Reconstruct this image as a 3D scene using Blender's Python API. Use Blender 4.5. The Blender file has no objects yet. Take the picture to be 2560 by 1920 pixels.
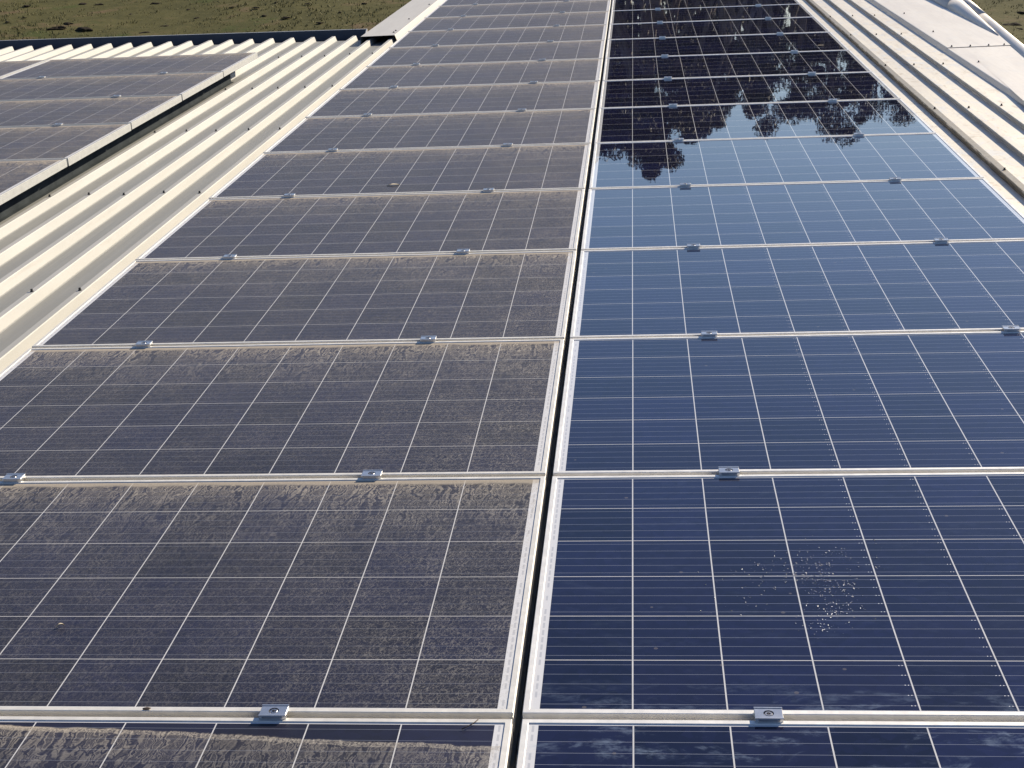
import bpy, bmesh, math, random
from mathutils import Vector, Matrix
rad = math.radians
random.seed(7)
C = bpy.context.scene.collection
SC = bpy.context.scene

# ------------------------------------------------------------------ camera, sky, sun, exposure
SLOPE = rad(4.0)                 # the roof falls away from the camera
H0 = 3.7                         # height of the panel plane where the first frame seam lies
PW, PP, PD = 1.65, 0.9985, 0.980  # panel width, row pitch, panel depth
GAP = 0.0175                     # gap between the two big arrays
SUN_EL, SUN_AZ = rad(24.5), rad(40.0)   # azimuth measured from the view direction (+Y) to the right (+X)

ROT = Matrix.Rotation(-SLOPE, 4, 'X')
ROOF = Matrix.Translation((0, 0, H0)) @ ROT
ROOFI = ROOF.inverted()

cam_d = bpy.data.cameras.new('camera'); cam = bpy.data.objects.new('camera', cam_d); C.objects.link(cam)
cam_d.sensor_width = 36.0; cam_d.lens = 3603.53 / 2560 * 36.0; cam_d.clip_start = 0.05; cam_d.clip_end = 3000
pi_, ya_, ro_ = 0.35516, -0.09479, -0.04781
fw = Vector((math.sin(ya_) * math.cos(pi_), math.cos(ya_) * math.cos(pi_), -math.sin(pi_)))
rt = Vector((math.cos(ya_), -math.sin(ya_), 0)); up = rt.cross(fw)
r2 = rt * math.cos(ro_) + up * math.sin(ro_); u2 = up * math.cos(ro_) - rt * math.sin(ro_)
cm = Matrix((r2, u2, -fw)).transposed().to_4x4(); cm.translation = Vector((0.22475, -2.08155, 1.37499))
cam.matrix_world = ROOF @ cm
SC.camera = cam

w = bpy.data.worlds.new("World"); SC.world = w; w.use_nodes = True
nt = w.node_tree; bg = nt.nodes['Background']
sky = nt.nodes.new('ShaderNodeTexSky'); sky.sky_type = 'NISHITA'; sky.sun_disc = False
sky.sun_elevation = SUN_EL; sky.sun_rotation = SUN_AZ
sky.air_density = 1.0; sky.dust_density = 0.2; sky.ozone_density = 3.2
tint = nt.nodes.new('ShaderNodeMix'); tint.data_type = 'RGBA'; tint.blend_type = 'MULTIPLY'; tint.inputs[0].default_value = 1.0
tint.inputs[7].default_value = (1.0, 0.955, 1.05, 1.0)          # a touch less green than the model's clear sky
nt.links.new(sky.outputs[0], tint.inputs[6]); nt.links.new(tint.outputs[2], bg.inputs[0]); bg.inputs[1].default_value = 0.072

sd = bpy.data.lights.new('sun', 'SUN'); sd.energy = 5.0; sd.angle = rad(0.55); sd.color = (1.0, 0.87, 0.68)
sun = bpy.data.objects.new('sun', sd); C.objects.link(sun)
sdir = Vector((math.sin(SUN_AZ) * math.cos(SUN_EL), math.cos(SUN_AZ) * math.cos(SUN_EL), math.sin(SUN_EL)))
sun.rotation_euler = sdir.to_track_quat('Z', 'Y').to_euler(); sun.location = sdir * 60

SC.view_settings.view_transform = 'Standard'; SC.view_settings.look = 'None'
SC.view_settings.exposure = 0.8; SC.view_settings.gamma = 1.0
SC.cycles.max_bounces = 8
SC.cycles.sample_clamp_indirect = 6.0

# ------------------------------------------------------------------ node helper
class S:
    """a socket with arithmetic"""
    def __init__(s, t, k): s.t = t; s.k = k
    def m(s, op, *a, clamp=False):
        n = s.t.nodes.new('ShaderNodeMath'); n.operation = op; n.use_clamp = clamp
        for i, v in enumerate((s,) + a):
            if isinstance(v, S): s.t.links.new(v.k, n.inputs[i])
            else: n.inputs[i].default_value = v
        return S(s.t, n.outputs[0])
    def __add__(s, o): return s.m('ADD', o)
    __radd__ = __add__
    def __sub__(s, o): return s.m('SUBTRACT', o)
    def __rsub__(s, o): return (s * -1.0) + o
    def __mul__(s, o): return s.m('MULTIPLY', o)
    __rmul__ = __mul__
    def __truediv__(s, o): return s.m('DIVIDE', o)
    def lt(s, o): return s.m('LESS_THAN', o)
    def gt(s, o): return s.m('GREATER_THAN', o)
    def abs(s): return s.m('ABSOLUTE')
    def frac(s): return s.m('FRACT')
    def floor(s): return s.m('FLOOR')
    def clamp(s): return s.m('ADD', 0.0, clamp=True)
    def max(s, o): return s.m('MAXIMUM', o)
    def min(s, o): return s.m('MINIMUM', o)
    def step(s, a, b):                      # smoothstep a..b
        n = s.t.nodes.new('ShaderNodeMapRange'); n.interpolation_type = 'SMOOTHSTEP'
        s.t.links.new(s.k, n.inputs[0]); n.inputs[1].default_value = a; n.inputs[2].default_value = b
        return S(s.t, n.outputs[0])

class M:
    def __init__(s, name):
        s.mat = bpy.data.materials.new(name); s.mat.use_nodes = True; s.t = s.mat.node_tree
        s.b = s.t.nodes['Principled BSDF']
    def coord(s, kind='Object'):
        n = s.t.nodes.new('ShaderNodeTexCoord'); return S(s.t, n.outputs[kind])
    def pos(s):
        n = s.t.nodes.new('ShaderNodeNewGeometry'); return S(s.t, n.outputs['Position'])
    def sep(s, v):
        n = s.t.nodes.new('ShaderNodeSeparateXYZ'); s.t.links.new(v.k, n.inputs[0]); return [S(s.t, o) for o in n.outputs]
    def vec(s, x, y, z=0.0):
        n = s.t.nodes.new('ShaderNodeCombineXYZ')
        for i, v in enumerate((x, y, z)):
            if isinstance(v, S): s.t.links.new(v.k, n.inputs[i])
            else: n.inputs[i].default_value = v
        return S(s.t, n.outputs[0])
    def noise(s, v, scale, detail=2.0, rough=0.5, dist=0.0):
        n = s.t.nodes.new('ShaderNodeTexNoise'); s.t.links.new(v.k, n.inputs['Vector'])
        n.inputs['Scale'].default_value = scale; n.inputs['Detail'].default_value = detail
        n.inputs['Roughness'].default_value = rough; n.inputs['Distortion'].default_value = dist
        return S(s.t, n.outputs[0])
    def vor(s, v, scale, feature='F1', out='Distance'):
        n = s.t.nodes.new('ShaderNodeTexVoronoi'); s.t.links.new(v.k, n.inputs['Vector'])
        n.feature = feature; n.inputs['Scale'].default_value = scale; return S(s.t, n.outputs[out])
    def white(s, v):
        n = s.t.nodes.new('ShaderNodeTexWhiteNoise'); n.noise_dimensions = '3D'; s.t.links.new(v.k, n.inputs[0]); return S(s.t, n.outputs[0])
    def attr(s, name):
        n = s.t.nodes.new('ShaderNodeAttribute'); n.attribute_type = 'OBJECT'; n.attribute_name = name; return S(s.t, n.outputs['Fac'])
    def mix(s, f, a, b):
        n = s.t.nodes.new('ShaderNodeMix'); n.data_type = 'RGBA'
        for i, v in ((0, f), (6, a), (7, b)):
            if isinstance(v, S): s.t.links.new(v.k, n.inputs[i])
            elif i == 0: n.inputs[0].default_value = v
            else: n.inputs[i].default_value = (*v, 1.0)
        return S(s.t, n.outputs[2])
    def set(s, name, v):
        i = s.b.inputs[name]
        if isinstance(v, S): s.t.links.new(v.k, i)
        elif isinstance(v, tuple): i.default_value = (*v, 1.0)
        else: i.default_value = v
    def bump(s, h, strength, dist):
        n = s.t.nodes.new('ShaderNodeBump'); n.inputs['Strength'].default_value = strength; n.inputs['Distance'].default_value = dist
        s.t.links.new(h.k, n.inputs['Height']); s.t.links.new(n.outputs[0], s.b.inputs['Normal'])

# ------------------------------------------------------------------ materials
CU, CV = 0.1596, 0.1585          # cell pitch across and along
def cells(m, X, Y, solder_glints=False):
    """silicon cells, white grid lines, thin busbars; returns colour"""
    cu = (X + 5 * CU) / CU; cv = (Y + 3 * CV) / CV
    du = (0.5 - (cu.frac() - 0.5).abs()) * CU
    dv = (0.5 - (cv.frac() - 0.5).abs()) * CV
    inside = X.abs().lt(5 * CU - 0.001) * Y.abs().lt(3 * CV - 0.001)
    seed = m.attr('seed')
    wn = m.white(m.vec(cu.floor(), cv.floor(), seed))
    wn2 = m.white(m.vec(cv.floor(), cu.floor(), seed + 3.7))
    grain = m.vor(m.vec(X, Y, seed), 55.0, 'F1', 'Color')
    gx, _, _ = m.sep(grain)
    tone = wn * 0.7 + gx * 0.4 - 0.05
    c = m.mix(tone, (0.0030, 0.0034, 0.0135), (0.0090, 0.0108, 0.0440))
    c = m.mix(wn2 * 0.45, c, (0.0085, 0.0070, 0.0190))
    bb = ((cv * 5.0).frac() - 0.5).abs() * (CV / 5)
    c = m.mix(bb.lt(0.0005) * 0.55, c, (0.30, 0.33, 0.40))
    if solder_glints:                                         # sun glints on paired solder points, painted in as pale dots
        fx = cu.frac() * CU; far_ = cu.floor().gt(2.5)
        for px_ in (CU - 0.0062, CU - 0.0118):
            dd = ((fx - px_) * (fx - px_) + bb * bb).m('SQRT')
            c = m.mix(dd.lt(0.0010) * far_ * wn2.gt(0.25), c, (0.75, 0.77, 0.80))
    line = du.lt(0.0013 if solder_glints else 0.0011).max(dv.lt(0.0010 if solder_glints else 0.0008))
    grid_white = m.mix(m.noise(m.vec(X, Y, 0.0), 40.0), (0.42, 0.43, 0.44), (0.58, 0.58, 0.58))  # off-white of the grid lines, varied by noise
    c = m.mix(line, c, grid_white)
    # white backsheet margin with the grey tabbing ribbon showing at the short ends
    ex = X.abs()
    tab = ex.gt(0.8035) * ex.lt(0.8075) * (Y * 38.0).frac().gt(0.30) * m.white(m.vec((Y * 38.0).floor(), seed)).gt(0.14)
    marg = m.mix(tab * 0.4, (0.55, 0.56, 0.58), (0.20, 0.22, 0.27))
    return m.mix(inside, marg, c), line, inside, seed

def mat_clean():
    m = M('clean_solar_glass'); X, Y, Z = m.sep(m.coord())
    c, line, inside, seed = cells(m, X, Y, True)
    # dried water marks along the lower edge of some panels, faint dirt at the left margin
    sv = m.vec(X, Y, seed)
    n = m.noise(m.vec(X * 1.0, Y * 2.6, seed), 9.0, 6.0, 0.65, 0.6)
    n2 = m.noise(m.vec(X, Y * 1.8, seed), 45.0, 4.0, 0.6)
    edge = 1.0 - (Y + 0.49).step(0.01, 0.13)
    st = (edge * m.attr('stain') * n.step(0.45, 0.66) * n2.step(0.3, 0.7)).clamp()
    allover = n.step(0.50, 0.66) * n2.step(0.35, 0.65) * m.attr('film')
    st = st.max(allover)
    c = m.mix(st * 0.34, c, (0.20, 0.26, 0.36))
    spots = m.vor(sv, 14.0).lt(0.06) * m.white(m.vec((X * 14.0).floor(), (Y * 14.0).floor(), seed)).gt(0.6)
    c = m.mix(spots * 0.25, c, (0.25, 0.22, 0.18))
    m.set('Base Color', c)
    m.set('Roughness', st * 0.18 + 0.011)
    m.set('IOR', 1.48)
    m.bump(m.noise(m.vec(X, Y * 0.6, seed), 11.0, 2.5, 0.55), 0.03, 0.0035)
    return m.mat

def mat_dusty():
    m = M('dusty_solar_glass'); X, Y, Z = m.sep(m.coord())
    c, line, inside, seed = cells(m, X, Y)
    c = m.mix((1.0 - line) * inside * 0.30, c, (0.0045, 0.005, 0.007))   # the film dulls the blue of the cells
    P = m.vec(X, Y, seed)
    # wandering run-off lines: contours of a noise stretched down the slope
    wx = m.noise(P, 9.0, 3.0) - 0.5
    wy = m.noise(m.vec(Y, X, seed), 26.0, 2.0) - 0.5
    jit = (m.noise(P, 75.0, 2.0) - 0.5) * 0.013
    a = m.noise(m.vec(X + wx * 0.030 + wy * 0.012 + jit, Y * 0.16 + jit * 0.5, seed), 40.0, 1.0, 0.5)
    a2 = m.noise(m.vec(X + wx * 0.025 + wy * 0.018 + jit, Y * 0.30 + jit, seed + 9.0), 60.0, 1.0, 0.5)
    sa = (a - 0.5).abs(); sb = (a2 - 0.52).abs()
    cut = (1.0 - sa.step(0.014, 0.034)).max(1.0 - sb.step(0.010, 0.030))
    drip = (1.0 - (sa - 0.052).abs().step(0.006, 0.026)).max(1.0 - (sb - 0.048).abs().step(0.006, 0.028))
    b = m.noise(m.vec(X + jit, Y * 0.8 + jit, seed + 5.0), 95.0, 1.0, 0.5)
    b2 = m.noise(m.vec(X + jit, Y * 0.7 + jit, seed + 15.0), 140.0, 1.0, 0.5)
    rim = (1.0 - (b - 0.5).abs().step(0.008, 0.034)).max(1.0 - (b2 - 0.5).abs().step(0.008, 0.034))
    blot = (b - 0.5).step(0.0, 0.05)
    fine = m.noise(P, 260.0, 3.0, 0.7)
    big = m.noise(P, 3.2, 3.0, 0.6)
    low = (Y + 0.49).step(0.45, 0.99)                # towards the low (far) edge
    vlow = (Y + 0.49).step(0.80, 0.985)
    right = X.step(0.15, 0.80)
    patch = m.noise(P, 11.0, 3.0).step(0.25, 0.75)
    film = 0.015 + low * 0.06 + vlow * 0.13 + (big - 0.5) * 0.10 + (fine - 0.5) * 0.07
    D = film + drip * (0.04 + low * 0.28 + vlow * 0.24) * (patch * 0.7 + 0.3)
    D = D + (rim * 0.9 + blot * 0.05) * (0.18 + right * 0.24 + vlow * 0.06) * (patch * 0.5 + 0.5)
    D = D.max(0.0) * (1.0 - cut * (0.30 + low * 0.45))
    D = D * m.attr('dust')
    # silt bank against the low frame
    yb = Y + wy * 0.012 + wx * 0.02
    bank = yb.step(0.446, 0.466)
    D = D.max(bank * (0.45 + fine * 0.6))
    # the washed corner of the nearest panel, with a silt fringe
    cl = m.attr('washed')
    wid = X.step(-0.1, 0.85) * 0.050 + 0.012
    edge = yb + wid                                   # cleaned where this exceeds the frame line
    clean = (edge - 0.476).step(-0.002, 0.004) * cl
    fringe = ((edge - 0.470).abs().lt(0.006)) * cl * fine.step(0.35, 0.6)
    D = D * (1.0 - clean) + fringe * 0.45
    D = D.clamp()
    dc = m.mix(big, (0.262, 0.256, 0.250), (0.335, 0.326, 0.315))
    dc = m.mix((vlow * 0.7 + bank * 0.3 + m.attr('brown')).clamp(), dc, (0.36, 0.318, 0.255))
    m.set('Base Color', m.mix(D, c, dc))
    m.set('Roughness', D * 0.45 + 0.42)
    m.set('Specular IOR Level', (0.32 - D * 0.30).clamp())
    m.set('Sheen Weight', D * 0.28 + 0.095); m.set('Sheen Roughness', 0.36); m.set('Sheen Tint', (0.92, 0.77, 0.62))
    m.bump(D, 0.25, 0.0015)
    return m.mat

def mat_alu(name, col, rough, metal=0.75):
    m = M(name); P = m.coord()
    X, Y, Z = m.sep(P)
    n = m.noise(P, 35.0, 4.0, 0.65); g = m.noise(m.vec(X * 3.0, Y * 3.0, Z * 160.0), 6.0, 3.0)
    f = (n * 0.6 + g * 0.4).step(0.35, 0.7)
    m.set('Base Color', m.mix(f, tuple(x * 0.84 for x in col), col))
    m.set('Metallic', metal); m.set('Roughness', n * 0.2 + rough)
    return m.mat

def mat_roof(name, c0, c1, dirt, gloss, mott=0.0, dirtband=None, metal=0.4, valley=0.0):
    m = M(name); P = m.coord(); X, Y, Z = m.sep(P)
    big = m.noise(m.vec(X * 2.0, Y * 0.35, Z), 3.0, 4.0, 0.6)
    st = m.noise(m.vec(X * 16.0, Y * 0.5, Z), 4.0, 4.0, 0.6)
    fine = m.noise(P, 60.0, 4.0, 0.7)
    c = m.mix((big * 0.6 + st * 0.4).step(0.35, 0.65), c0, c1)
    c = m.mix((st.step(0.58, 0.78) * 0.35 + fine.step(0.55, 0.8) * 0.16).clamp(), c, dirt)
    if mott:
        v = m.noise(m.vec(X, Y * 0.7, Z), 9.0, 5.0, 0.62, 0.8)
        c = m.mix(v.step(0.50, 0.66) * mott, c, (0.50, 0.52, 0.54))
        v2 = m.noise(m.vec(X + 3.0, Y * 0.6, Z), 17.0, 5.0, 0.65, 0.5)
        c = m.mix(v2.step(0.54, 0.68) * mott, c, (0.42, 0.36, 0.28))
    sc = m.vor(P, 9.0).lt(0.035)
    c = m.mix(sc * 0.5, c, (0.75, 0.73, 0.68))
    if valley:                                       # flat pans between the ribs coloured a darker grey
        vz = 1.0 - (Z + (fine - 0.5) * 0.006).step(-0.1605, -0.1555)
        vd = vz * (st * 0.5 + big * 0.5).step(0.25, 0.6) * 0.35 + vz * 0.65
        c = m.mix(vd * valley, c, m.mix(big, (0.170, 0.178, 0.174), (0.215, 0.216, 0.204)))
    if dirtband:                                     # silt lying on the first rib beside the panels
        a, b = dirtband
        wob = (m.noise(m.vec(X, Y, 0.0), 6.0, 4.0) - 0.5) * 0.02
        k = (X + wob).gt(a) * (X + wob * 0.3).lt(b)
        c = m.mix(k * (fine * 0.25 + 0.72), c, m.mix(m.noise(P, 25.0, 4.0), (0.10, 0.095, 0.085), (0.26, 0.235, 0.19)))
    m.set('Base Color', c); m.set('Roughness', fine * 0.15 + gloss); m.set('Specular IOR Level', 0.4); m.set('Metallic', metal)
    m.bump(m.noise(m.vec(X, Y * 0.4, Z), 5.0, 2.0), 0.12, 0.02)
    return m.mat

def mat_plain(name, c0, c1, scale, rough, spec=0.4, metal=0.0, bump=0.0):
    m = M(name); P = m.coord(); n = m.noise(P, scale, 5.0, 0.65)
    m.set('Base Color', m.mix(n.step(0.3, 0.7), c0, c1)); m.set('Roughness', rough); m.set('Specular IOR Level', spec); m.set('Metallic', metal)
    if bump: m.bump(n, bump, 0.02)
    return m.mat

def mat_grass():
    m = M('pasture_ground'); P = m.coord(); X, Y, Z = m.sep(P)
    a = m.noise(P, 0.16, 4.0, 0.6, 0.5); b = m.noise(P, 0.9, 5.0, 0.62, 0.4); c3 = m.noise(P, 5.0, 5.0, 0.7); d = m.noise(P, 22.0, 3.0, 0.7)
    g = m.mix((b * 0.6 + c3 * 0.4).step(0.36, 0.64), (0.055, 0.054, 0.018), (0.088, 0.082, 0.029))
    g = m.mix((b + (a - 0.5) * 0.9 + (c3 - 0.5) * 0.25).step(0.52, 0.70), g, (0.115, 0.082, 0.046))
    g = m.mix(m.noise(m.vec(X + 9.0, Y, Z), 0.5, 5.0, 0.65).step(0.56, 0.68) * 0.7, g, (0.045, 0.065, 0.014))
    g = m.mix(d.step(0.56, 0.75) * 0.55, g, (0.155, 0.130, 0.065))
    g = m.mix(c3.step(0.60, 0.72) * 0.5, g, (0.050, 0.042, 0.022))
    m.set('Base Color', g); m.set('Roughness', 0.95); m.set('Specular IOR Level', 0.1)
    m.bump(b * 0.5 + c3 * 0.35 + d * 0.15, 0.55, 0.08)
    return m.mat

def mat_leaf():
    m = M('gum_leaf'); n = m.noise(m.coord(), 1.3, 4.0, 0.6); n2 = m.noise(m.coord(), 14.0, 2.0)
    m.set('Base Color', m.mix((n * 0.6 + n2 * 0.4).step(0.35, 0.65), (0.022, 0.030, 0.012), (0.060, 0.070, 0.030)))
    m.set('Roughness', 0.6); m.set('Specular IOR Level', 0.25)
    return m.mat

MCLEAN, MDUST = mat_clean(), mat_dusty()
MFRAME = mat_alu('anodised_frame', (0.78, 0.765, 0.73), 0.36, 0.3)
MDFRAME = mat_alu('weathered_frame', (0.70, 0.68, 0.63), 0.42, 0.3)
MSFRAME = mat_alu('greyed_frame', (0.43, 0.435, 0.42), 0.5, 0.1)
MCLAMP = mat_alu('clamp_aluminium', (0.62, 0.62, 0.62), 0.22, 0.85)
MBOLT = mat_alu('stainless_bolt', (0.42, 0.42, 0.44), 0.30, 1.0)
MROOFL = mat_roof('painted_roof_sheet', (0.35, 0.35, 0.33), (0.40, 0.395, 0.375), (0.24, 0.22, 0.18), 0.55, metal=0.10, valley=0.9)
MROOFR = mat_roof('weathered_roof_sheet', (0.57, 0.53, 0.46), (0.66, 0.62, 0.53), (0.40, 0.35, 0.28), 0.45, 0.62, (1.895, 1.945), 0.6)
MCAP = mat_roof('capping_sheet', (0.44, 0.43, 0.405), (0.49, 0.478, 0.45), (0.34, 0.31, 0.27), 0.5, metal=0.1)
MROLL = mat_roof('rolled_capping_sheet', (0.60, 0.56, 0.50), (0.68, 0.64, 0.57), (0.42, 0.35, 0.28), 0.4, 0.15)
MGUT = mat_plain('dark_gutter_paint', (0.022, 0.032, 0.050), (0.032, 0.044, 0.064), 4.0, 0.5)
MLIP = mat_plain('gutter_lip_paint', (0.45, 0.46, 0.46), (0.55, 0.55, 0.54), 6.0, 0.45)
MSKIRT = mat_plain('dark_skirt_steel', (0.022, 0.028, 0.032), (0.040, 0.048, 0.053), 8.0, 0.85, 0.08)
MSCREW = mat_plain('screw_dark', (0.035, 0.034, 0.034), (0.07, 0.065, 0.06), 90.0, 0.5, 0.3)
MWALL = mat_plain('wall_sheet', (0.36, 0.35, 0.32), (0.42, 0.41, 0.38), 1.5, 0.6)
MRAIL = mat_alu('rail_aluminium', (0.66, 0.65, 0.62), 0.35, 0.6)
MGRASS = mat_grass(); MLEAF = mat_leaf()
MBARK = mat_plain('gum_bark', (0.09, 0.075, 0.06), (0.22, 0.19, 0.16), 3.0, 0.85, 0.2, bump=0.4)
MDUNG = mat_plain('dung', (0.010, 0.008, 0.006), (0.030, 0.024, 0.016), 9.0, 0.95, 0.1, bump=0.6)
MDRYLEAF = mat_plain('dry_leaf', (0.42, 0.37, 0.28), (0.62, 0.57, 0.46), 40.0, 0.6)
MTWIG = mat_plain('twig', (0.05, 0.035, 0.025), (0.12, 0.085, 0.06), 60.0, 0.8)
mw = M('water_bead'); mw.set('Base Color', (0.05, 0.065, 0.12)); mw.set('IOR', 1.9)
_n = mw.noise(mw.coord(), 300.0); mw.set('Roughness', _n * 0.06 + 0.20); MWATER = mw.mat

# ------------------------------------------------------------------ mesh helpers
def mesh_of(bm, name, mat, smooth=False):
    me = bpy.data.meshes.new(name); bm.normal_update(); bm.to_mesh(me); bm.free(); me.materials.append(mat)
    if smooth: me.polygons.foreach_set('use_smooth', [True] * len(me.polygons))
    return me
def obj(name, me, parent=None, loc=(0, 0, 0), rot=(0, 0, 0)):
    o = bpy.data.objects.new(name, me); C.objects.link(o); o.location = loc; o.rotation_euler = rot
    if parent: o.parent = parent
    return o
def tag(o, label=None, cat=None, group=None, kind=None):
    if label: o['label'] = label
    if cat: o['category'] = cat
    if group: o['group'] = group
    if kind: o['kind'] = kind
    return o
def on_roof(o, u, v, z=0.0, turn=0.0):
    o.matrix_world = ROOF @ Matrix.Translation((u, v, z)) @ Matrix.Rotation(turn, 4, 'Z'); return o
def empty(name, u=0, v=0, z=0):
    o = bpy.data.objects.new(name, None); C.objects.link(o); o.empty_display_size = 0.1; return on_roof(o, u, v, z)
def box(bm, x0, x1, y0, y1, z0, z1, bev=0.0):
    r = bmesh.ops.create_cube(bm, size=1.0)
    bmesh.ops.transform(bm, verts=r['verts'], matrix=Matrix.Translation(((x0 + x1) / 2, (y0 + y1) / 2, (z0 + z1) / 2)) @ Matrix.Diagonal((x1 - x0, y1 - y0, z1 - z0, 1)))
    if bev:
        es = {e for v in r['verts'] for e in v.link_edges}
        bmesh.ops.bevel(bm, geom=list(es), offset=bev, segments=2, affect='EDGES')
def cyl(bm, x, y, z0, z1, r0, r1=None, n=14):
    r1 = r0 if r1 is None else r1
    r = bmesh.ops.create_cone(bm, cap_ends=True, segments=n, radius1=r0, radius2=r1, depth=z1 - z0)
    bmesh.ops.translate(bm, verts=r['verts'], vec=(x, y, (z0 + z1) / 2))
def loft(bm, rings, closed=True, caps=True):
    """skin a list of rings (lists of points)"""
    vs = [[bm.verts.new(p) for p in r] for r in rings]; n = len(vs[0])
    for a, b in zip(vs, vs[1:]):
        for i in range(n if closed else n - 1):
            j = (i + 1) % n
            bm.faces.new((a[i], a[j], b[j], b[i]))
    if caps and closed:
        bm.faces.new(vs[0][::-1]); bm.faces.new(vs[-1])
    bmesh.ops.recalc_face_normals(bm, faces=bm.faces)
def sheet(bm, prof, v0, v1, th=0.0012, v_of=None):
    """a folded sheet: profile [(u,z)] run from v0 to v1 with thickness"""
    top = prof; bot = [(u, z - th) for u, z in prof][::-1]
    ring = top + bot
    def vv(u, v): return v if v_of is None or v == v0 else v_of(u)
    loft(bm, [[(u, vv(u, v0), z) for u, z in ring], [(u, vv(u, v1), z) for u, z in ring]])

# ------------------------------------------------------------------ the shed: roof sheets, gutter, cappings, walls
ZC, ZP = -0.120, -0.162          # rib crest and pan below the panel plane
shed = empty('farm_shed')
tag(shed, 'pale ribbed metal shed roof carrying all the solar panels, with dark gutter and grey cappings', 'shed roof')

def ribs(u0, u1, crest0, pitch=0.19, undercut=False):
    ZP = -0.148 if undercut else -0.162
    pr = [(u0, ZP)]
    k = math.ceil((u0 + 0.03 - crest0) / pitch)
    while crest0 + k * pitch < u1 - 0.03:
        c = crest0 + k * pitch
        m_ = c - pitch / 2
        if m_ - 0.012 > pr[-1][0] + 0.01:
            pass
        if undercut:                                 # clip-fixed profile: the rib is wider at its crest than at its foot
            pr += [(c - 0.013, ZP), (c - 0.0125, ZP + 0.003), (c - 0.0200, ZC - 0.004), (c - 0.0175, ZC), (c + 0.0150, ZC), (c + 0.0175, ZC - 0.004), (c + 0.0135, ZP + 0.003), (c + 0.014, ZP)]
        else: pr += [(c - 0.031, ZP), (c - 0.0275, ZP + 0.002), (c - 0.0155, ZC - 0.003), (c - 0.0125, ZC), (c + 0.0125, ZC), (c + 0.0155, ZC - 0.003), (c + 0.0275, ZP + 0.002), (c + 0.031, ZP)]
        k += 1
    pr.append((u1, ZP)); return pr
CR = -1.885
def eave(u): return 10.87 - 0.045 * (u + 2.25)
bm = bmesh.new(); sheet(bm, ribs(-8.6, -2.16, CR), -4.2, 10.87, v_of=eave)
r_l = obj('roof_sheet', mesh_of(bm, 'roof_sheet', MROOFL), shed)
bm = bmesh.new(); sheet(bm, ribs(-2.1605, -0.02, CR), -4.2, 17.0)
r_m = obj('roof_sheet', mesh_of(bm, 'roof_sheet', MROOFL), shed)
bm = bmesh.new(); sheet(bm, ribs(-0.021, 2.46, CR, undercut=True), -4.2, 17.0)
r_r = obj('roof_sheet', mesh_of(bm, 'roof_sheet', MROOFR), shed)
r_r['label'] = 'cream weathered roof sheet with mottled patches'

# barge capping over the edge of the longer part of the roof
bm = bmesh.new()
sheet(bm, [(-2.155, -0.30), (-2.150, -0.094), (-2.146, -0.091), (-1.850, -0.088), (-1.846, -0.091), (-1.822, -0.158), (-1.800, -0.160)], 10.53, 17.0, 0.0014)
cap = obj('barge_capping', mesh_of(bm, 'barge_capping', MCAP), shed)
for u, v in ((-1.885, 10.72), (-1.885, 10.84), (-1.90, 11.75), (-1.88, 13.05), (-1.90, 14.4)):
    b2 = bmesh.new(); cyl(b2, 0, 0, 0, 0.004, 0.009, 0.009, 10); cyl(b2, 0, 0, 0.004, 0.010, 0.005, 0.0045, 6)
    obj('rivet', mesh_of(b2, 'rivet', MSCREW), cap, (u, v, -0.0885))

# gutter along the eave of the shorter part
gut_me = bmesh.new()
ring = [(0.0, -0.165), (0.0, -0.29), (0.19, -0.29), (0.205, -0.088), (0.2035, -0.088), (0.188, -0.2885), (0.0015, -0.2885), (0.0015, -0.165)]
def gpt(u, dv, z): return (u, eave(u) - 0.03 + dv, z)
loft(gut_me, [[gpt(u, a, b) for a, b in ring] for u in (-8.6, -2.185)])
gut = obj('gutter', mesh_of(gut_me, 'gutter', MGUT), shed)
bm = bmesh.new()
lr = [(0.2055, -0.105), (0.2175, -0.105), (0.2175, -0.084), (0.2035, -0.084), (0.2035, -0.0875), (0.2055, -0.0875)]
loft(bm, [[gpt(u, a, b) for a, b in lr] for u in (-8.6, -2.18)])
obj('gutter_lip', mesh_of(bm, 'gutter_lip', MLIP), gut)
bm = bmesh.new()
ec = [(0.0, -0.165), (0.0, -0.29), (0.19, -0.29), (0.2055, -0.084), (0.195, -0.084)]
loft(bm, [[gpt(u, a, b) for a, b in ec] for u in (-2.184, -2.176)])
obj('end_cap', mesh_of(bm, 'end_cap', MLIP), gut)

# flat flashing right of the ribs (two lapped lengths) and the rolled edge capping
def fl_right(v): return 2.90 + (v - 8.5) * 0.088
def flash(v0, v1, z):
    b = bmesh.new()
    rings = []
    for v in (v0, v1):
        r = fl_right(v)
        top = [(2.452, v, -0.160), (2.470, v, z - 0.003), (2.475, v, z), (2.60, v, z + 0.001), (r, v, z + 0.003)]
        rings.append(top + [(x, y, q - 0.0022) for x, y, q in top[::-1]])
    loft(b, rings); return b
f1 = obj('flat_flashing', mesh_of(flash(-4.2, 8.90, -0.1192), 'flat_flashing', MROLL), shed)
f2 = obj('flat_flashing', mesh_of(flash(8.76, 17.0, -0.1145), 'flat_flashing', MROLL), shed)
f2['label'] = 'farther length of flat cream flashing, lapped over the nearer one'

def arc(u0, u1, v, zb, h, n=12):
    return [(u0 + (u1 - u0) * (0.5 - 0.5 * math.cos(math.pi * i / n)), v, zb + h * math.sin(math.pi * i / n)) for i in range(n + 1)]
def roll(sections, name):
    b = bmesh.new(); loft(b, [arc(*s) for s in sections]); return obj(name, mesh_of(b, name, MROLL, True), shed)
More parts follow.
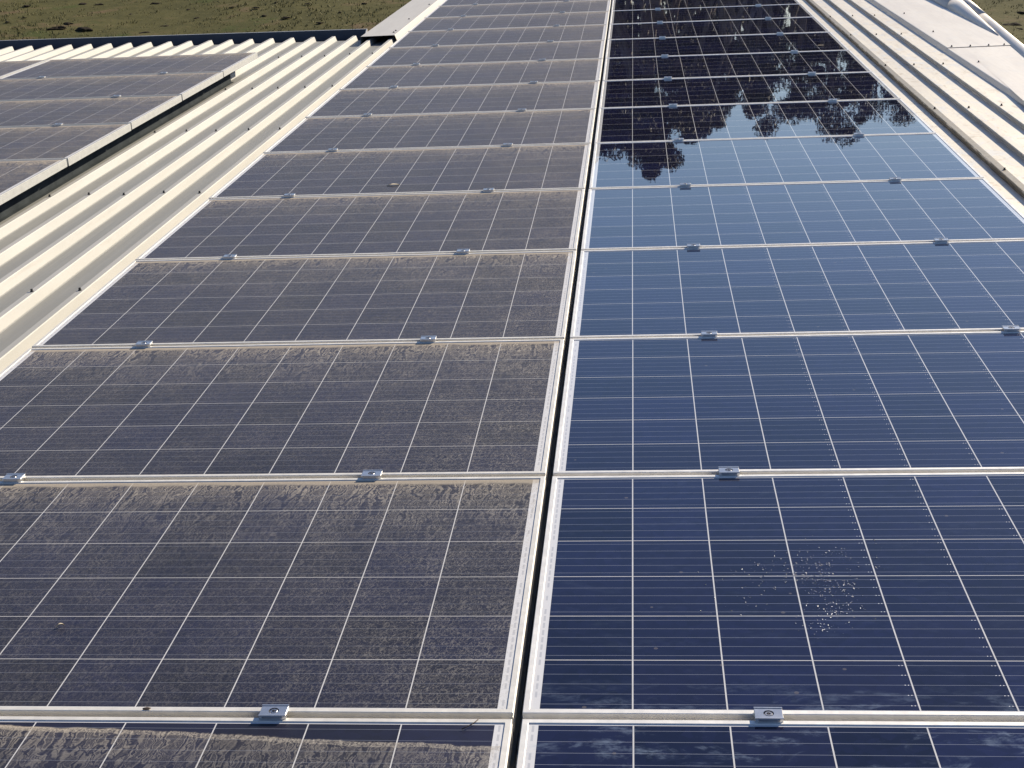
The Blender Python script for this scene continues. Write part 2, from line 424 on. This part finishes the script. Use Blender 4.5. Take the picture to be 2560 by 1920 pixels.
# outer roll following the skewed edge
roll([(fl_right(v) - 0.012, fl_right(v) + 0.095, v, -0.150, 0.062) for v in (-4.2, 2.0, 8.0, 10.0, 10.6)], 'rolled_capping')
roll([(fl_right(v) - 0.016, fl_right(v) + 0.099, v, -0.151, 0.068) for v in (10.56, 12.0, 14.0, 17.0)], 'rolled_capping')
# the roll that swells out of the flat sheet
def swell(v): return max(0.0, (v - 9.1)) * 0.082
def sw(v, e=0.0): return (fl_right(v) - 0.005 - swell(v) * 1.0 - e, fl_right(v) - 0.006, v, -0.124, 0.012 + swell(v) * 0.42 + e)
roll([sw(v) for v in (9.3, 9.7, 10.3, 11.0, 11.3)], 'swelling_roll')
roll([sw(v, 0.004) for v in (11.28, 12.0, 13.0, 15.0, 17.0)], 'swelling_roll')

# screws: on the rib crests of both sheets in purlin rows
def screw_mesh():
    b = bmesh.new(); cyl(b, 0, 0, 0, 0.002, 0.0075, 0.007, 12); cyl(b, 0, 0, 0.002, 0.004, 0.006, 0.0055, 12); cyl(b, 0, 0, 0.004, 0.011, 0.0048, 0.0046, 6)
    return mesh_of(b, 'roof_screw', MSCREW)
SM = screw_mesh()
for v in (3.03, 4.66, 6.33, 7.93, 9.6):
    for k in range(5):
        u = CR - 0.19 * k
        if v > 9 and k > 1: continue
        obj('roof_screw', SM, r_l if k > 1 else r_m, (u + random.uniform(-.004, .004), v + random.uniform(-.02, .02), ZC))
for k in (1, 2, 3): obj('roof_screw', SM, r_l, (CR - 0.19 * k - 0.19, 9.55 + random.uniform(-.02, .02), ZC))
for v in (4.66, 6.34, 8.0, 9.66, 10.95, 12.5):
    for k in range(3):
        obj('roof_screw', SM, r_r, (CR + 0.19 * (20 + k) + random.uniform(-.004, .004), v + random.uniform(-.03, .03), ZC))
for v in (6.4, 8.03): obj('roof_screw', SM, f1, (2.535, v, -0.1187))
for v in (9.66, 10.95): obj('roof_screw', SM, f2, (2.545, v, -0.1138))
for u in (2.51, 2.64, 2.77, 2.88): obj('roof_screw', SM, f2, (u, 8.785 + random.uniform(-.008, .008), -0.1125))

# walls below, standing on the ground
def wall(pts, name='wall'):
    b = bmesh.new()
    for (a, c) in zip(pts, pts[1:]):
        n = Vector((c[1] - a[1], a[0] - c[0], 0)).normalized() * 0.06
        for flip in (0,):
            q = []
            for (x, y) in (a, c):
                wt = ROOF @ Vector((x, y, -0.22))
                for off in (Vector((0, 0, 0)), n):
                    q.append((Vector((wt.x, wt.y, -0.3)) + off, wt + off))
            (a0, a1), (b0, b1), (c0, c1), (d0, d1) = q
            loft(b, [[ROOFI @ p for p in (a0, b0, d0, c0)], [ROOFI @ p for p in (a1, b1, d1, c1)]])
    return obj(name, mesh_of(b, name, MWALL), shed)
wall([(-8.4, -4.0), (-8.4, 11.0)]); wall([(-8.4, 10.95), (-2.2, 10.7)]); wall([(-2.10, 10.7), (-2.10, 16.8)])
wall([(-2.1, 16.8), (3.5, 16.8)]); wall([(2.6, -4.0), (2.6, 8.5), (3.5, 16.8)]); wall([(-8.4, -4.0), (2.6, -4.0)])

# ------------------------------------------------------------------ solar panels
def frame_mesh(mat):
    prof = [(0.0, -0.040), (0.0, -0.031), (0.0008, -0.0305), (0.0008, -0.0285), (0.0, -0.028), (0.0, -0.0095), (0.0008, -0.009), (0.0008, -0.0072), (0.0, -0.0068), (0.0, -0.0009), (0.0009, 0.0),
            (0.0106, 0.0), (0.0114, -0.0007), (0.0114, -0.0045), (0.0016, -0.0046), (0.0016, -0.0385), (0.028, -0.0385), (0.028, -0.040)]
    b = bmesh.new(); hx, hy = PW / 2, PD / 2
    cs = [(-1, -1), (1, -1), (1, 1), (-1, 1)]
    ringv = [[b.verts.new((sx * (hx - d), sy * (hy - d), z + 0.04)) for d, z in prof] for sx, sy in cs]
    n = len(prof)
    for i in range(4):
        a, c = ringv[i], ringv[(i + 1) % 4]
        for j in range(n):
            k = (j + 1) % n; b.faces.new((a[j], c[j], c[k], a[k]))
    bmesh.ops.recalc_face_normals(b, faces=b.faces)
    return mesh_of(b, 'frame', mat)
def glass_mesh(mat):
    b = bmesh.new(); box(b, -PW / 2 + 0.002, PW / 2 - 0.002, -PD / 2 + 0.002, PD / 2 - 0.002, 0.0335, 0.0379); return mesh_of(b, 'glass', mat)
FS, FD, FC, GD, GC = frame_mesh(MSFRAME), frame_mesh(MDFRAME), frame_mesh(MFRAME), glass_mesh(MDUST), glass_mesh(MCLEAN)
ORD = ['lowest, partly cut off by the photo edge', 'first whole one up', 'second', 'third', 'fourth', 'fifth', 'sixth', 'seventh', 'eighth', 'ninth', 'tenth', 'eleventh', 'twelfth', 'thirteenth', 'fourteenth', 'fifteenth']
def nth(n): return ORD[n + 1] if n > 0 else ORD[n + 1]

def panel(j, ucen, kind, label, group):
    root = empty('solar_panel', ucen + random.uniform(-.001, .001), (j + 0.5) * PP, -0.04)
    tag(root, label, 'solar panel', group)
    tl = 0.0016 if j > 0 else 0.0005                 # every panel sits a hair out of true, so mirrored trees break at the seams
    root.matrix_world = root.matrix_world @ Matrix.Rotation(random.uniform(-tl, tl), 4, 'X') @ Matrix.Rotation(random.uniform(-tl, tl) * 0.6, 4, 'Y')
    obj('frame', {'clean': FC, 'grey': FS}.get(kind, FD), root)
    g = obj('glass', GC if kind == 'clean' else GD, root)
    g['seed'] = random.uniform(0, 40.0); g['stain'] = 0.0; g['film'] = 0.0; g['washed'] = 0.0; g['brown'] = 0.8 if kind == 'grey' else 0.04 * max(0, j - 2); g['dust'] = random.uniform(0.9, 1.1)
    return root, g
UL, UR = -PW / 2, GAP + PW / 2
UF, UG = -2.665 - PW / 2, -2.665 - PW - 0.018 - PW / 2
for j in range(-1, 14):
    lab = {-1: 'dusty solar panel at the bottom edge, left of the gap, mostly cut off',
           0: 'nearest whole dusty panel left of the gap, with run marks under its far frame'}.get(j, 'dusty solar panel left of the black gap, %s up above the lowest whole one' % (ORD[j + 1] if j > 1 else 'first'))
    r, g = panel(j, UL, 'dusty', lab, 'dusty panels left of the black gap')
    if j == -1: g['washed'] = 1.0; g['dust'] = 0.8
    lab = {-1: 'clean panel at the bottom edge, right of the gap, streaked with bluish water marks',
           0: 'nearest whole clean solar panel right of the gap, sprinkled with water droplets'}.get(j, 'clean glossy solar panel right of the black gap, %s up above the droplet-wet one' % (ORD[j + 1] if j > 1 else 'first'))
    r, g = panel(j, UR, 'clean', lab, 'clean panels right of the black gap')
    g['stain'] = {-1: 1.0, 0: 1.0}.get(j, 0.12); g['film'] = {-1: 1.2, 0: 0.1}.get(j, 0.0)
fl = {8: 'farthest', 7: 'second', 6: 'third', 5: 'fourth', 4: 'fifth', 3: 'sixth', 2: 'seventh'}
for j in range(3, 9):
    r, g = panel(j, UF, 'grey', 'dusty panel of the separate array by the gutter, %s from the eave' % fl[j] if j < 8 else 'dusty panel of the separate array nearest the gutter, beside the ribs', 'dusty panels of the separate left array')
    g['dust'] = 1.25
r, g = panel(8, UG, 'grey', 'dusty panel at the left photo edge, in the column beyond the separate array', 'dusty panels of the separate left array'); g['dust'] = 1.25

# ------------------------------------------------------------------ clamps on the seams
def clamp_meshes():
    b = bmesh.new(); hx, hy, t, rr, n = 0.0235, 0.0175, 0.0075, 0.0088, 24
    # plate with a round hole, sunk floor
    def pt(i, r): a = 2 * math.pi * i / n; return (r * math.cos(a), r * math.sin(a))
    def sq(i, e=0.0):
        a = 2 * math.pi * i / n; c, s = math.cos(a), math.sin(a)
        k = min((hx - e) / abs(c) if abs(c) > 1e-6 else 9, (hy - e) / abs(s) if abs(s) > 1e-6 else 9); return (k * c, k * s)
    rings = [[(*sq(i), 0.0) for i in range(n)], [(*sq(i), t - 0.0008) for i in range(n)], [(*sq(i, 0.0008), t) for i in range(n)],
             [(*pt(i, rr), t) for i in range(n)], [(*pt(i, rr), t - 0.0055) for i in range(n)]]
    loft(b, rings); 
    # small end ribs of the extrusion
    box(b, -hx, hx, -hy + 0.0005, -hy + 0.003, t - 0.0004, t + 0.0012); box(b, -hx, hx, hy - 0.003, hy - 0.0005, t - 0.0004, t + 0.0012)
    body = mesh_of(b, 'clamp_body', MCLAMP)
    b = bmesh.new(); n = 18
    rings = []
    for r, z in ((0.0066, 0.0022), (0.0066, 0.0064), (0.0060, 0.0070), (0.0034, 0.0070), (0.0034, 0.0035)):
        rings.append([(r * math.cos(2 * math.pi * i / n), r * math.sin(2 * math.pi * i / n), z) for i in range(n)])
    loft(b, rings)
    return body, mesh_of(b, 'bolt', MBOLT)
CB, CBO = clamp_meshes()
SEAM = ['first', 'second', 'third', 'fourth', 'fifth', 'sixth', 'seventh', 'eighth', 'ninth', 'tenth', 'eleventh', 'twelfth', 'thirteenth', 'fourteenth']
def clamp(u, v, label, group, small=False):
    root = empty('panel_clamp', u + random.uniform(-.004, .004), v, 0.0003); tag(root, label, 'clamp', group)
    root.matrix_world = root.matrix_world @ Matrix.Rotation(random.uniform(-.02, .02), 4, 'Z')
    obj('clamp_body', CB, root)
    obj('bolt', CBO, root)
    return root
for k in range(0, 14):
    if k > 0: clamp(-1.289, k * PP, 'silver clamp on the %s seam up in the dusty array, farther from the gap' % SEAM[k], 'clamps on the dusty array')
    clamp(-0.411, k * PP, 'silver clamp on the %s seam up in the dusty array, nearer the gap' % SEAM[k], 'clamps on the dusty array')
    clamp(0.426, k * PP, 'silver clamp on the %s seam up in the clean array, nearer the gap' % SEAM[k], 'clamps on the clean array')
    if k > 1: clamp(1.30, k * PP, 'silver clamp on the %s seam up in the clean array, nearer the right ribs' % SEAM[k], 'clamps on the clean array')
for k, a in ((8, 'farthest'), (7, 'second farthest'), (6, 'third farthest'), (5, 'nearest in view')):
    if k > 4: clamp(-3.094, k * PP, 'clamp on the %s seam of the separate left array, right side' % a, 'clamps on the separate left array')
    if k > 6: clamp(-3.98, k * PP, 'clamp on the %s seam of the separate left array, left side' % a, 'clamps on the separate left array')

# ------------------------------------------------------------------ mounting rails, dark skirt under the separate array
def rail(u, v0, v1, label):
    b = bmesh.new()
    rg = [(-0.020, -0.1215), (0.020, -0.1215), (0.020, -0.0405), (0.007, -0.0405), (0.007, -0.052), (-0.007, -0.052), (-0.007, -0.0405), (-0.020, -0.0405)]
    loft(b, [[(x, v, z) for x, z in rg] for v in (0.0, v1 - v0)])
    o = obj('mounting_rail', mesh_of(b, 'mounting_rail', MRAIL)); on_roof(o, u, v0)
    b = bmesh.new(); box(b, -0.011, 0.011, v1 - v0 - 0.02, v1 - v0 + 0.001, -0.112, -0.060)  # dark block stands in for the shade inside the open rail end
    obj('hollow_end_shade', mesh_of(b, 'hollow_end_shade', MSCREW), o)
    return tag(o, label, 'rail', 'mounting rails')
rail(-3.105, 2.9, 9.18, 'silver rail end sticking out past the separate array, rightmost of three')
rail(-4.00, 2.9, 9.22, 'silver rail end sticking out past the separate array, middle of three')
rail(-4.80, 2.9, 9.18, 'silver rail end sticking out past the separate array, leftmost of three')
for u, q in ((-1.289, 'dusty array, farther from the gap'), (-0.411, 'dusty array, nearer the gap'), (0.426, 'clean array, nearer the gap'), (1.30, 'clean array, nearer the ribs')):
    rail(u, -1.05, 14.1, 'aluminium rail under the ' + q)

b = bmesh.new()
sk = [(-2.845, -0.161), (-2.845, -0.050), (-2.787, -0.050), (-2.784, -0.053), (-2.782, -0.1585), (-2.760, -0.1595), (-2.760, -0.1610)]
loft(b, [[(u, v, z) for u, z in sk] for v in (2.9, 8.58)])
o = obj('cable_duct', mesh_of(b, 'cable_duct', MSKIRT)); o.matrix_world = ROOF.copy()
tag(o, 'dark slate metal duct lying on the roof under the separate array edge', 'duct')

# ------------------------------------------------------------------ litter on the panels
def leaf_thing(u, v, L, W, turn, label, mat=MDRYLEAF, z=-0.0020):
    b = bmesh.new(); n = 8; rings = []
    for i in range(n + 1):
        t = i / n; wd = W * math.sin(math.pi * min(max(t, 0.04), 0.97)) ** 0.8; y = (t - 0.5) * L; zc = 0.0006 + 0.004 * math.sin(3.1 * t)
        rings.append([(y, -wd / 2 + 0.1 * W * math.sin(5 * t), zc + 0.003), (y, 0.1 * W * math.sin(5 * t), zc), (y, wd / 2 + 0.1 * W * math.sin(5 * t), zc + 0.0024), (y, 0.1 * W * math.sin(5 * t), zc - 0.0005)])
    loft(b, rings)
    o = obj('dead_leaf', mesh_of(b, 'dead_leaf', mat, True)); on_roof(o, u, v, z, turn); return tag(o, label, 'leaf', 'dry leaves on the panels')
leaf_thing(-0.855, 4.16, 0.055, 0.017, 0.25, 'pale curled leaf on a dusty panel just above a long frame seam')
leaf_thing(1.50, 8.235, 0.085, 0.014, 0.05, 'white narrow leaf lying on the dark glass near the right edge')
leaf_thing(-0.905, 0.30, 0.016, 0.005, 0.6, 'tiny pale leaf scrap on the nearest whole dusty panel')
b = bmesh.new()
pts = [(-0.012, -0.010, 0.002), (-0.002, -0.004, 0.004), (0.006, 0.004, 0.004), (0.013, 0.012, 0.006)]
loft(b, [[(x + 0.0011 * math.cos(a), y, z + 0.0011 * math.sin(a)) for a in (0, 1.26, 2.5, 3.8, 5.0)] for x, y, z in pts])
o = obj('twig', mesh_of(b, 'twig', MTWIG, True)); on_roof(o, -0.069, -0.030, -0.0021); tag(o, 'dark bent twig scrap on the glass below the nearest seam', 'twig')
b = bmesh.new(); bmesh.ops.create_icosphere(b, subdivisions=2, radius=1.0)
for v_ in b.verts: v_.co = Vector((v_.co.x * 0.0075, v_.co.y * 0.003, v_.co.z * 0.0022)) * (1 + 0.12 * math.sin(900 * v_.co.x))
o = obj('seed_husk', mesh_of(b, 'seed_husk', MTWIG, True)); on_roof(o, -0.640, 0.013, 0.0018, 0.2); tag(o, 'small brown husk resting on the nearest seam of the dusty array', 'husk')

# water droplets on the nearest whole clean panel
b = bmesh.new()
def bead(u, v, r):
    n = 7; h = r * random.uniform(0.35, 0.6); e = random.uniform(0.75, 1.3)
    top = b.verts.new((u, v, h)); r1 = [b.verts.new((u + .72 * r * e * math.cos(6.2832 * i / n), v + .72 * r * math.sin(6.2832 * i / n), h * 0.72)) for i in range(n)]
    r0 = [b.verts.new((u + r * e * math.cos(6.2832 * i / n), v + r * math.sin(6.2832 * i / n), -0.0004)) for i in range(n)]
    for i in range(n):
        j = (i + 1) % n; b.faces.new((r1[i], r1[j], top)); b.faces.new((r0[i], r0[j], r1[j], r1[i]))
cl = [(0.585, 0.46, 0.035, 0.05, 150), (0.560, 0.55, 0.05, 0.05, 90), (0.590, 0.36, 0.022, 0.02, 40), (0.545, 0.30, 0.03, 0.025, 35), (0.470, 0.52, 0.04, 0.03, 40), (0.615, 0.60, 0.02, 0.01, 15), (0.40, 0.41, 0.05, 0.04, 25), (0.69, 0.55, 0.006, 0.02, 10), (0.74, 0.62, 0.03, 0.05, 6)]
for (u, v, su, sv_, n) in cl:
    for _ in range(int(n * 1.3)): bead(random.gauss(u, su), random.gauss(v, sv_), random.choice((0.0008, 0.0010, 0.0013, 0.0017, 0.0024)))
o = obj('water_droplets', mesh_of(b, 'water_droplets', MWATER, True)); on_roof(o, 0, 0, -0.0021)
tag(o, 'scatter of small water droplets on the nearest clean panel', 'water droplets', kind='stuff')

# ------------------------------------------------------------------ ground
b = bmesh.new()
xs = [-900, -300, -120] + [-60 + 1.5 * i for i in range(81)] + [120, 300, 900]
ys = [-900, -200, -40] + [0 + 1.5 * i for i in range(61)] + [150, 320, 900]
def gz(x, y): return 0.06 * math.sin(x * 0.31 + 1.3) * math.cos(y * 0.23) + 0.05 * math.sin(x * 0.9 + y * 0.7) if abs(x) < 61 and -1 < y < 91 else 0.0
grid = [[b.verts.new((x, y, gz(x, y))) for x in xs] for y in ys]
for i in range(len(ys) - 1):
    for j in range(len(xs) - 1): b.faces.new((grid[i][j], grid[i][j + 1], grid[i + 1][j + 1], grid[i + 1][j]))
o = obj('ground', mesh_of(b, 'ground', MGRASS, True)); tag(o, kind='structure')

def ray_ground(px, py):
    """where the photo's pixel (2560 wide) meets the ground"""
    d = (cam.matrix_world.to_3x3() @ Vector(((px - 1280) / 3603.53, -(py - 960) / 3603.53, -1))); c = cam.matrix_world.translation
    t = -c.z / d.z; p = c + d * t; return p
def clod_mesh(seed):
    rs = random.Random(seed); b = bmesh.new(); bmesh.ops.create_icosphere(b, subdivisions=3, radius=1.0)
    ph = [(rs.uniform(1, 5), rs.uniform(0, 6), rs.uniform(0, 6), rs.uniform(1, 5)) for _ in range(8)]
    for v in b.verts:
        q = v.co.copy(); k = 1 + sum(0.12 * math.sin(a * q.x * 1.3 + p1) * math.cos(d_ * q.y * 1.3 + p2) for a, p1, p2, d_ in ph)
        v.co = Vector((q.x * k, q.y * k * 0.85, max(q.z, -0.2) * 0.38 * k))
    return mesh_of(b, 'dung_clod', MDUNG, True)
CM = [clod_mesh(i) for i in range(4)]
clods = [(205, 5, 1.2), (555, 78, 1.7), (248, 5, .9), (150, 70, 1.3), (208, 71, 1.8), (358, 73, 1.1), (412, 55, .9), (325, 27, .6), (715, 45, .8), (490, 37, .6), (385, 4, 1.0), (580, 17, .5), (640, 20, .7), (660, 38, .6), (170, 57, 1.0), (135, 72, 1.1), (65, 17, .9), (20, 60, .6), (800, 60, .7), (470, 18, .5),
         (60, 48, .5), (290, 14, .5), (770, 12, .6), (690, 8, .5), (910, 8, .6), (850, 34, .5), (2533, 56, 1.5), (2551, 66, .7), (2556, 28, .8)]
for i, (px, py, s) in enumerate(clods):
    p = ray_ground(px, py); o = obj('dung_clod', CM[i % 4], None, (p.x, p.y, gz(p.x, p.y) + 0.01), (0, 0, random.uniform(0, 6)))
    o.scale = (0.115 * s, 0.09 * s, 0.075 * s)
    tag(o, 'dark dung clod lying on the short pasture beyond the roof', 'dung clod', 'dung clods on the pasture')
# low tufts and crumbs of the pasture
b = bmesh.new(); rs = random.Random(5)
for _ in range(5000):
    px = rs.choice((rs.uniform(-60, 1150), rs.uniform(-60, 1150), rs.uniform(2300, 2620))); py = rs.uniform(-40, 240 if px < 1200 else 420)
    p = ray_ground(px, py); a = rs.uniform(0, 6.28); L = rs.uniform(0.03, 0.09)
    for k in range(4):
        a2 = a + k * 1.6 + rs.uniform(-.4, .4); bx = p.x + rs.gauss(0, .05); by = p.y + rs.gauss(0, .05); z0 = gz(p.x, p.y) - 0.012
        w_ = 0.011; h = L * rs.uniform(.5, 1.0); dx, dy = math.cos(a2), math.sin(a2)
        v1 = b.verts.new((bx - dy * w_, by + dx * w_, z0)); v2 = b.verts.new((bx + dy * w_, by - dx * w_, z0)); v3 = b.verts.new((bx + dx * h * .7, by + dy * h * .7, z0 + h))
        b.faces.new((v1, v2, v3))
o = obj('grass', mesh_of(b, 'grass', mat_plain('grass_blade', (0.065, 0.062, 0.021), (0.125, 0.112, 0.045), 0.8, 0.8, 0.2))); tag(o, 'short patchy olive grass on the paddock', 'grass', kind='stuff')

# ------------------------------------------------------------------ gum trees beyond the shed (seen mirrored in the clean glass)
def trunk_mesh(rs, h):
    b = bmesh.new()
    def limb(p0, p1, r0, r1, n=6, seg=5):
        ax = (p1 - p0); L = ax.length; q = ax.to_track_quat('Z', 'Y'); rings = []
        bend = Vector((rs.uniform(-1, 1), rs.uniform(-1, 1), 0)) * L * 0.06
        for s in range(seg + 1):
            t = s / seg; c = p0 + ax * t + bend * math.sin(math.pi * t); r = r0 + (r1 - r0) * t
            rings.append([c + q @ Vector((r * math.cos(6.2832 * i / n), r * math.sin(6.2832 * i / n), 0)) for i in range(n)])
        loft(b, rings)
    tops = []
    fork = Vector((rs.uniform(-.3, .3), rs.uniform(-.3, .3), h * 0.38)); limb(Vector((0, 0, -0.3)), fork, 0.34, 0.24, 8)
    for k in range(7):
        a = k * 0.9 + rs.uniform(-.3, .3); d = rs.uniform(0.12, 0.26) * h; z = rs.uniform(0.62, 0.92) * h
        t = Vector((d * math.cos(a), d * math.sin(a), z)); limb(fork * rs.uniform(.8, 1.0), t, 0.14, 0.04); tops.append(t)
    return mesh_of(b, 'trunk', MBARK, True), tops
def crown_mesh(rs, h, tops, dense):
    b = bmesh.new()
    def clump(c, R, n):
        for _ in range(n):
            d = Vector((rs.gauss(0, 1), rs.gauss(0, 1), rs.gauss(0, 1))).normalized() * R * rs.random() ** 0.45
            p = c + Vector((d.x, d.y, d.z * 0.75)); L = rs.uniform(0.045, 0.10)
            nrm = Vector((rs.gauss(0, 1), rs.gauss(0, 1), rs.gauss(0, .6))).normalized(); t = nrm.orthogonal().normalized(); t = (Matrix.Rotation(rs.uniform(0, 6.28), 3, nrm) @ t) * L; s = nrm.cross(t).normalized() * L * 0.42
            vs = [b.verts.new(p + t), b.verts.new(p + s), b.verts.new(p - t), b.verts.new(p - s)]; b.faces.new(vs)
    for t in tops:
        clump(t, h * rs.uniform(0.06, 0.10), int(1100 * dense))
        for _ in range(4):
            o_ = Vector((rs.gauss(0, 1), rs.gauss(0, 1), rs.gauss(0, .8))) * h * 0.072; clump(t + o_, h * rs.uniform(0.035, 0.08), int(620 * dense))
    return mesh_of(b, 'crown', MLEAF)
kinds = []
for sd_, dn in ((1, 0.95), (2, 1.0), (3, 0.5)):
    rs = random.Random(sd_); tm, tops = trunk_mesh(rs, 10.0); kinds.append((tm, crown_mesh(rs, 10.0, tops, dn)))
trees = [(-5.5, 74, 11.5, 0, .3), (-3.2, 78, 12.8, 1, 1.2), (-0.7, 72, 14.4, 0, 2.2), (1.1, 75, 14.6, 1, 3.4), (3.2, 70, 11.0, 0, 4.0), (5.2, 66, 10.8, 2, 5.1), (6.9, 72, 12.0, 2, .8), (8.5, 78, 12.6, 2, 2.7), (10.2, 74, 10.6, 2, 1.9), (12.3, 80, 11.0, 0, 4.4),
         (-4.0, 95, 10.5, 0, 5.5), (-1.5, 96, 11.5, 1, .7), (0.4, 92, 11.5, 0, 1.7), (2.3, 94, 11.5, 1, 2.9), (4.1, 92, 11.0, 0, 3.1), (6.0, 95, 10.8, 1, 4.9), (7.6, 97, 10.0, 0, 5.9)]
for i, (az, dist, h, k, rz) in enumerate(trees):
    e = bpy.data.objects.new('gum_tree', None); C.objects.link(e); e.location = (dist * math.sin(rad(az)), dist * math.cos(rad(az)), 0); e.rotation_euler = (0, 0, rz)
    s = h / 10.0; e.scale = (s * 0.9, s * 0.9, s)
    tag(e, 'tall dark gum tree beyond the shed, mirrored in the clean glass', 'tree', 'gum trees beyond the shed')
    obj('trunk', kinds[k][0], e); obj('crown', kinds[k][1], e)

# far wood closing the view behind the gums: one mass of scrub
b = bmesh.new(); rs = random.Random(9)
for _ in range(95000):
    az = rs.uniform(-30, 34); d = rs.uniform(108, 124)
    top = (11.0 if az < 3.5 else 9.4 if az < 8.0 else 7.4) + 1.6 * math.sin(az * 0.9) + 1.0 * math.sin(az * 2.7 + 1) + 0.6 * math.sin(az * 7.1)
    p = Vector((d * math.sin(rad(az)), d * math.cos(rad(az)), top * rs.random() ** 0.8)); L = rs.uniform(0.16, 0.38)
    nrm = Vector((rs.gauss(0, 1), rs.gauss(0, 1), rs.gauss(0, .7))).normalized(); t = nrm.orthogonal().normalized() * L; q = nrm.cross(t).normalized() * L * 0.7
    b.faces.new([b.verts.new(p + t), b.verts.new(p + q), b.verts.new(p - t), b.verts.new(p - q)])
o = obj('scrub', mesh_of(b, 'scrub', MLEAF)); tag(o, 'dark far-off scrub behind the gum trees', 'scrub', kind='stuff')
